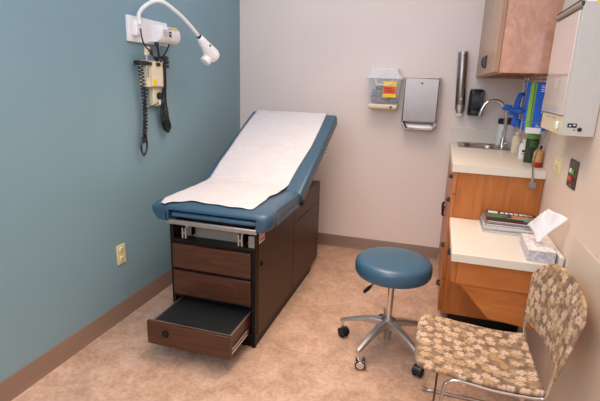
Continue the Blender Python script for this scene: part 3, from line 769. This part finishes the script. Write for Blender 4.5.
# ------------------------------------------------------------------ gloves
G = thing('glove_rack', 'white wire rack holding the blue glove carton below the wall cabinet', 'wire rack', (2.09, -1.0, 1.14))
gr = MB()
GX0, GX1, GY0, GY1, GZ0, GZ1 = 2.035, 2.145, -1.045, -.955, 1.148, 1.40
for x in (GX0-.006, GX0+.03, GX1-.03, GX1+.006):
    gr.tube([(x, GY0-.006, GZ1), (x, GY0-.006, GZ0-.005), (x, GY1+.006, GZ0-.005), (x, GY1+.006, GZ1+.015)], .0022, 6)
for z in (GZ0-.005, 1.19, 1.40):
    gr.tube([(GX0-.006, GY0-.006, z), (GX1+.006, GY0-.006, z), (GX1+.006, GY1+.006, z), (GX0-.006, GY1+.006, z), (GX0-.006, GY0-.006, z)], .0022, 6)
gr.tube([(GX1+.006, -1.0, 1.19), (W, -1.0, 1.19)], .003, 6).tube([(GX1+.006, -1.0, 1.40), (W, -1.0, 1.40)], .003, 6)
for y in (GY0-.006, GY1+.006): gr.tube([(GX1+.006, y, 1.19), (GX1+.006, y, 1.40)], .002, 6)
gr.build('wire_frame', 'chrome', G)
B((2.05, -1.06, 1.135), (2.12, -1.052, 1.165)).build('bracket_plate', 'white', G, bevel=.003)
gb = thing('glove_carton', 'blue glove carton with green stripe standing in the wire rack', 'glove box', (2.09, -1.0, 1.148))
B((GX0, GY0, GZ0), (GX1, GY1, 1.385)).build('carton', 'glove_blue', gb, bevel=.001)
gs = MB().use('green').box((GX0+.012, GY0-.0012, GZ0+.001), (GX0+.036, GY0-.0002, 1.384)).use('bottle_lime').box((GX0+.036, GY0-.0012, GZ0+.001), (GX0+.041, GY0-.0002, 1.384))
gs.build('green_stripe', 'green', gb)
gw = MB().use('white')
for k in range(7): gw.box((GX1-.035, GY0-.0012, 1.235+.011*k), (GX1-.022, GY0-.0002, 1.242+.011*k))
gw.build('print', 'white', gb); gw = MB().use('white')
for k in range(4): gw.box((GX1-.05, GY0-.0012, 1.34+.009*k), (GX1-.022-.005*(k % 2), GY0-.0002, 1.344+.009*k))
gw.build('print', 'white', gb); gw = MB().use('white')
for k in range(3): gw.box((GX0+.06, GY0-.0012, 1.16+.008*k), (GX1-.02-.01*k, GY0-.0002, 1.163+.008*k))
gw.build('print', 'white', gb)
def glove(lab, pts, fingers, r0):
    mb = MB()
    mb.tube(smooth_path(pts, 5), r0, 12, .5)
    for f in fingers: mb.tube(smooth_path(f, 4), [.011]*(4*(len(f)-1))+[.005], 8)
    o = mb.build('glove', 'glove', None, sub=1); tag(o, lab, 'glove', 'blue gloves pulled from the carton')
glove('blue glove pulled out sideways from the carton towards the faucet', [(2.034, -1.02, 1.243), (2.014, -1.028, 1.244), (1.988, -1.034, 1.245), (1.962, -1.038, 1.250)],
      [[(1.975, -1.036, 1.258), (1.955, -1.042, 1.262), (1.932, -1.046, 1.264)], [(1.972, -1.036, 1.250), (1.95, -1.04, 1.252), (1.928, -1.044, 1.256)], [(1.99, -1.035, 1.236), (1.975, -1.042, 1.230), (1.962, -1.046, 1.232)]],
      [.022, .024, .027, .03, .033, .035, .038, .035, .033, .030, .028, .026, .024, .022, .020, .018])
glove('blue glove hanging crumpled down the open side of the carton', [(2.034, -.965, 1.325), (2.014, -.968, 1.318), (2.006, -.97, 1.27), (2.008, -.972, 1.22), (2.010, -.974, 1.19)],
      [[(2.002, -0.976, 1.20), (1.999, -0.979, 1.18), (1.998, -0.980, 1.163)], [(2.012, -0.978, 1.20), (2.011, -0.981, 1.175), (2.011, -0.982, 1.155)], [(2.022, -0.978, 1.20), (2.022, -0.982, 1.18), (2.022, -0.984, 1.162)]],
      [.014, .017, .020, .022, .025, .024, .021, .024, .028, .026, .024, .029, .032, .028, .026, .026, .026, .025, .023, .022, .018])
# ------------------------------------------------------------------ white dispenser cabinet on the right wall
X = thing('dispenser_cabinet', 'pale grey wall box with pink glossy lid high on the right wall', 'wall box', (2.11, -1.52, 1.19))
BX, BY0, BY1, BZ = 2.056, -1.335, -1.69, 1.188
xb = MB().use('grey').prism([(BX+.006, BZ), (W-.001, BZ), (W-.001, 1.80), (BX+.022, 1.80), (BX+.006, 1.655)], 'y', BY1-.012, BY1)
xb.use('boxbeige').box((BX+.006, BY1, BZ), (W-.001, BY0, 1.258)).use('grey').prism([(BX+.012, 1.258), (W-.001, 1.258), (W-.001, 1.80), (BX+.03, 1.80), (BX+.012, 1.655)], 'y', BY1, BY0)
xb.build('housing', 'grey', X, bevel=.003)
B((BX, BY1+.004, 1.260), (BX+.011, BY0, 1.622)).build('front_lid', 'lidp', X, bevel=.003)
MB().tube([(BX+.006, BY1-.008, 1.640), (BX+.006, BY0, 1.640)], .011, 16).build('roll_bar', 'roll', X)
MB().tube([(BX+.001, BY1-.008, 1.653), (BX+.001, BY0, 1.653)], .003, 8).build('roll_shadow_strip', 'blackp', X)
MB().lathe([(.008, 0), (.008, .003), (.004, .004)], (BX+.006, BY1-.008, 1.640), (0, -1, 0), 16).build('roll_cap', 'blackp', X)
B((BX-.004, BY1+.035, 1.208), (BX+.006, BY1+.06, 1.236)).build('latch', 'white', X, bevel=.004)
vt = MB().use('roll')
for y in (-1.46, -1.55): vt.box((BX+.0045, y-.03, 1.243), (BX+.006, y+.03, 1.247))
vt.build('vent_slot', 'roll', X)
sl = MB().use('blackp').box((2.078, BY1-.0135, 1.219), (2.108, BY1-.012, 1.234)).use('white').box((2.083, BY1-.0142, 1.224), (2.09, BY1-.0135, 1.228)).box((2.096, BY1-.0142, 1.226), (2.104, BY1-.0135, 1.230))
sl.build('connector_slot', 'blackp', X)
MB().lathe([(.0075, 0), (.0075, .003), (.004, .002)], (2.119, BY1-.012, 1.213), (0, -1, 0), 18).build('round_port', 'blackp', X)
B((2.098, BY1-.013, 1.209), (2.106, BY1-.012, 1.212)).build('small_mark', 'ink', X)
B((2.07, BY1-.013, 1.645), (2.10, BY1-.012, 1.73)).build('white_label', 'white', X)
B((2.102, BY1-.0132, 1.640), (2.14, BY1-.012, 1.73)).build('yellow_label', 'yellow', X)
cd = thing('grey_cable', 'thin grey cable with a plug hanging below the pale wall box', 'cable', (2.09, -1.2, .89))
MB().tube(smooth_path([(2.085, -1.342, 1.192), (2.085, -1.335, 1.15), (2.078, -1.30, 1.10), (2.08, -1.24, 1.05), (2.09, -1.17, 1.0), (2.10, -1.138, .95), (2.107, -1.13, .915)]), .004, 8).build('cable', 'greymetal', cd)
MB().box((2.092, -1.145, .872), (2.122, -1.125, .902)).cyl((2.106, -1.134, .90), (2.105, -1.131, .925), .007).cyl((2.10, -1.135, .862), (2.10, -1.135, .874), .003).cyl((2.114, -1.135, .862), (2.114, -1.135, .874), .003).build('plug', 'greymetal', cd, bevel=.004)

# ------------------------------------------------------------------ stool
sx, sy = 1.486, -1.41
ST = thing('rolling_stool', 'round blue vinyl stool on a five wheeled chrome base', 'stool', (sx, sy, 0))
MB().lathe([(.02, .412), (.165, .412), (.182, .418), (.190, .432), (.192, .455), (.190, .475), (.183, .488), (.170, .496), (.14, .500), (.07, .502), (.01, .5025)], (sx, sy, .010), (0, 0, 1), 56).build('seat', 'vinyl_s', ST)
MB().lathe([(.09, .410), (.10, .414), (.10, .422)], (sx, sy, 0), (0, 0, 1), 28).build('seat_plate', 'black', ST)
MB().lathe([(.0155, .16), (.0155, .412)], (sx, sy, 0), (0, 0, 1), 24).build('column', 'chrome', ST)
MB().lathe([(.014, .05), (.018, .055), (.02, .10), (.022, .128)], (sx, sy, 0), (0, 0, 1), 20).build('column_sleeve', 'greymetal', ST)
MB().lathe([(.024, .128), (.036, .132), (.04, .145), (.037, .17), (.027, .178), (.02, .185)], (sx, sy, 0), (0, 0, 1), 28).build('hub', 'alu', ST)
MB().tube(smooth_path([(sx-.03, sy-.01, .395), (sx-.08, sy-.03, .375), (sx-.105, sy-.04, .352)]), .004, 8).build('height_lever', 'black', ST)
MB().tube([(sx-.098, sy-.038, .358), (sx-.112, sy-.043, .342), (sx-.132, sy-.05, .322)], [.009, .015, .012], 10, .6).build('lever_grip', 'blackp', ST)
for k in range(5):
    a = math.radians(-117+72*k); dx, dy = math.cos(a), math.sin(a); px, py = -dy, dx
    lg = MB(); rings = []
    for t, hw, zt, zb in ((.02, .024, .172, .13), (.08, .020, .164, .134), (.15, .0165, .146, .124), (.21, .014, .122, .104), (.25, .013, .106, .088), (.262, .011, .10, .085)):
        X_, Y_ = sx+dx*t, sy+dy*t
        rings.append([(X_+px*s2*hw*w2, Y_+py*s2*hw*w2, z_) for s2, w2, z_ in ((-1, 1, zb), (-1, 1, zt-.008), (-1, .6, zt), (1, .6, zt), (1, 1, zt-.008), (1, 1, zb))])
    leg = lg.loft(rings).build('leg', 'alu', ST, bevel=.002)
    cxp, cyp = sx+dx*.25, sy+dy*.25
    ca = a+(2.2, -1.2, .4, 2., 2.6)[k]; ex, ey = math.cos(ca), math.sin(ca); fx, fy = -ey, ex
    cs_ = MB().use('chrome').cyl((cxp, cyp, .05), (cxp, cyp, .092), .006, 12)
    for s2 in (-1, 1):
        c0 = Vector((cxp+ex*.012+fx*s2*.004, cyp+ey*.012+fy*s2*.004, .026)); c1 = c0+Vector((fx*s2*.014, fy*s2*.014, 0))
        cs_.use('rubber').lathe([(.02, 0), (.0255, .002), (.026, .014), (.022, .018), (.006, .018)], c0, c1-c0, 24)
    cs_.use('chrome' if k == 0 else 'blackp')
    arc = [Vector((cxp+ex*.012+ex*r_*math.cos(t), cyp+ey*.012+ey*r_*math.cos(t), .026+r_*math.sin(t))) for r_ in (.0285,) for t in [PI*i/8 for i in range(9)]]
    for s2 in (-1, 1):
        pass
    A = [p+Vector((fx*.021, fy*.021, 0)) for p in arc]; Bq = [p-Vector((fx*.021, fy*.021, 0)) for p in arc]
    inner = [Vector((cxp+ex*.012, cyp+ey*.012, .026))+(p-Vector((cxp+ex*.012, cyp+ey*.012, .026)))*.93 for p in arc]
    A2 = [p+Vector((fx*.021, fy*.021, 0)) for p in inner]; B2 = [p-Vector((fx*.021, fy*.021, 0)) for p in inner]
    cs_.loft([[A[i], Bq[i], B2[i], A2[i]] for i in range(9)])
    if k == 0:
        c0 = Vector((cxp+ex*.012, cyp+ey*.012, .026))
        for s2 in (-1, 1): cs_.lathe([(.021, 0), (.019, .003), (.004, .004)], c0+Vector((fx, fy, 0))*s2*.0215, Vector((fx, fy, 0))*s2, 24)
    cs_.build('caster', 'rubber', leg)

# ------------------------------------------------------------------ chair
CH = thing('side_chair', 'floral upholstered side chair with chrome frame beside the right wall', 'chair', (1.86, -1.97, 0))
ZS = .405
nx, ny = 16, 12
def seat_pt(u, v, top):
    # u 0 front (x small) .. 1 rear, v -1 near .. 1 far
    x = 1.632+u*.414
    yc = -1.962; hw = .196+(.012*max(0, u-.5) if v < 0 else -.008*max(0, u-.5))
    if u < .16: hw -= .022*(1-math.sqrt(max(0, 1-((.16-u)/.16)**2)))
    x += .014*(abs(v)**6)*max(0, .35-u)/.35
    y = yc+v*hw
    z = ZS+.020*(1-u)-.010*u*(v+1)*.5+.008*(abs(v)**3)-.010*max(0, (.16-u)/.16)**2-.008*math.sin(PI*u)+.02*max(0, u-.8)/.2*.5
    return Vector((x, y, z if top else z-.020))
rt = []
def slab(fn, nu, nv, mat, name, parent, bev=.01):
    mb = MB(); bm = mb.bm
    T_ = [[bm.verts.new(fn(i/nu, -1+2*j/nv, True)) for j in range(nv+1)] for i in range(nu+1)]
    Bt = [[bm.verts.new(fn(i/nu, -1+2*j/nv, False)) for j in range(nv+1)] for i in range(nu+1)]
    for i in range(nu):
        for j_ in range(nv):
            bm.faces.new((T_[i][j_], T_[i+1][j_], T_[i+1][j_+1], T_[i][j_+1])); bm.faces.new((Bt[i][j_], Bt[i][j_+1], Bt[i+1][j_+1], Bt[i+1][j_]))
    bord = [(i, 0) for i in range(nu+1)]+[(nu, j_) for j_ in range(1, nv+1)]+[(i, nv) for i in range(nu-1, -1, -1)]+[(0, j_) for j_ in range(nv-1, 0, -1)]
    for k in range(len(bord)):
        (a, b), (c_, d_) = bord[k], bord[(k+1) % len(bord)]
        bm.faces.new((T_[a][b], T_[c_][d_], Bt[c_][d_], Bt[a][b]))
    return mb.build(name, mat, parent, bevel=bev, seg=3)
slab(seat_pt, nx, ny, 'fabric_seat', 'seat', CH)
def back_pt(u, v, front):
    # u 0 bottom .. 1 top, v -1 near .. 1 far
    k = (v+1)/2
    zb = .478+.0066*(1-v*v)
    zt = .7494-(.1088 if v > 0 else .0251)*abs(v)**3-.03*max(0, abs(v)-.9)/.1*(v < 0)
    z = zb+(zt-zb)*u
    y = (-2.188-.0068*u)*(1-k)+(-1.7874+.0766*u)*k
    x = (2.0507+.0465*u)*(1-k)+(2.0297+.0207*u)*k+.0324*(1-v*v)
    th = .004+.011*(1-abs(v)**4)*(1-abs(2*u-1)**4)
    return Vector((x-th if front else x+th, y, z))
slab(back_pt, 14, 16, 'fabric_back', 'backrest', CH, .003)
YN, YFAR = -2.158, -1.785
for s_y in (YN, YFAR):
    sg = 1 if s_y == YFAR else -1
    # one bent rod: back post, seat rail, front leg, runner, rear leg
    f_ = s_y+.085*sg
    pts = smooth_path([(2.066 if sg < 0 else 2.05, s_y-.004*sg, .56), (2.06 if sg < 0 else 2.04, s_y, .50), (2.052 if sg < 0 else 2.036, s_y, .44), (2.045, s_y, .402), (2.02, s_y, .390), (1.90, s_y, .386), (1.81, s_y, .394), (1.77, s_y, .394), (1.748, s_y, .38), (1.735, s_y+.008*sg, .34), (1.692, f_-.01*sg, .06), (1.684, f_, .022), (1.70, f_, .008), (1.74, f_, .0075), (1.9, f_, .0075), (2.02, f_, .0075), (2.055, f_, .012), (2.062, f_-.004*sg, .04), (2.03, s_y+.01*sg, .31), (2.022, s_y, .385)], 6)
    MB().tube(pts, .0065, 12).build('side_frame', 'chrome', CH)
for x, z in ((1.80, .383), (1.98, .377)):
    MB().tube([(x, YN, z), (x, YFAR, z)], .007, 10).build('cross_rod', 'chrome', CH)
MB().tube([(1.728, -1.93, .392), (1.733, -1.80, .04), (1.733, -1.77, .008)], .0045, 8).build('brace_rod', 'blackp', CH)

# ------------------------------------------------------------------ lights
def area(name, loc, sx_, sy_, power, color, rot=(0, 0, 0)):
    l = bpy.data.lights.new(name, 'AREA'); l.shape = 'RECTANGLE'; l.size = sx_; l.size_y = sy_; l.energy = power; l.color = color
    o = bpy.data.objects.new(name, l); COL.objects.link(o); o.location = loc; o.rotation_euler = rot; return o
t1 = area('ceiling_troffer', (1.15, -1.4, H-.01), .6, 1.2, 8.8, (1, .72, .46)); t1.data.spread = math.radians(105)
t2 = area('ceiling_troffer', (1.15, -3.2, H-.01), .6, 1.2, 6, (1, .72, .46)); t2.data.spread = math.radians(125)
area('added_front_fill', (.95, YF+.02, 1.8), 1.7, 1.0, 23, (.72, .84, 1), (math.radians(90), 0, 0))  # unseen cool fill lamp added behind the camera to brighten surfaces facing it
area('ceiling_bounce', (1.1, -1.9, H-.02), 1.9, 3.2, 17, (.76, .84, 1))  # cool fill lamp added to lift the upper walls, standing for bounced flash
w = bpy.data.worlds.new('World'); SC.world = w; w.use_nodes = True
w.node_tree.nodes['Background'].inputs[0].default_value = (.9, .93, 1, 1); w.node_tree.nodes['Background'].inputs[1].default_value = .1

# ------------------------------------------------------------------ camera
cam = bpy.data.cameras.new('camera'); co = bpy.data.objects.new('camera', cam); COL.objects.link(co)
cam.sensor_width = 36; cam.lens = 447.14*36/600; cam.clip_start = .02
r_ = Vector((.95492214, .2952126, .03119645)); u_ = Vector((-.10405888, .23445985, .96654039)); f_ = Vector((-.27802059, .92621709, -.25461039))
mt = Matrix((r_, u_, -f_)).transposed().to_4x4(); mt.translation = Vector((1.62912747, -3.56237056, 1.34621266))
co.matrix_world = mt
SC.camera = co
SC.view_settings.view_transform = 'Standard'; SC.view_settings.look = 'None'; SC.view_settings.gamma = 1; SC.view_settings.use_curve_mapping = False
SC.view_settings.exposure = 0.57
SC.cycles.max_bounces = 8; SC.cycles.diffuse_bounces = 5; SC.cycles.transparent_max_bounces = 12
SC.cycles.use_denoising = True
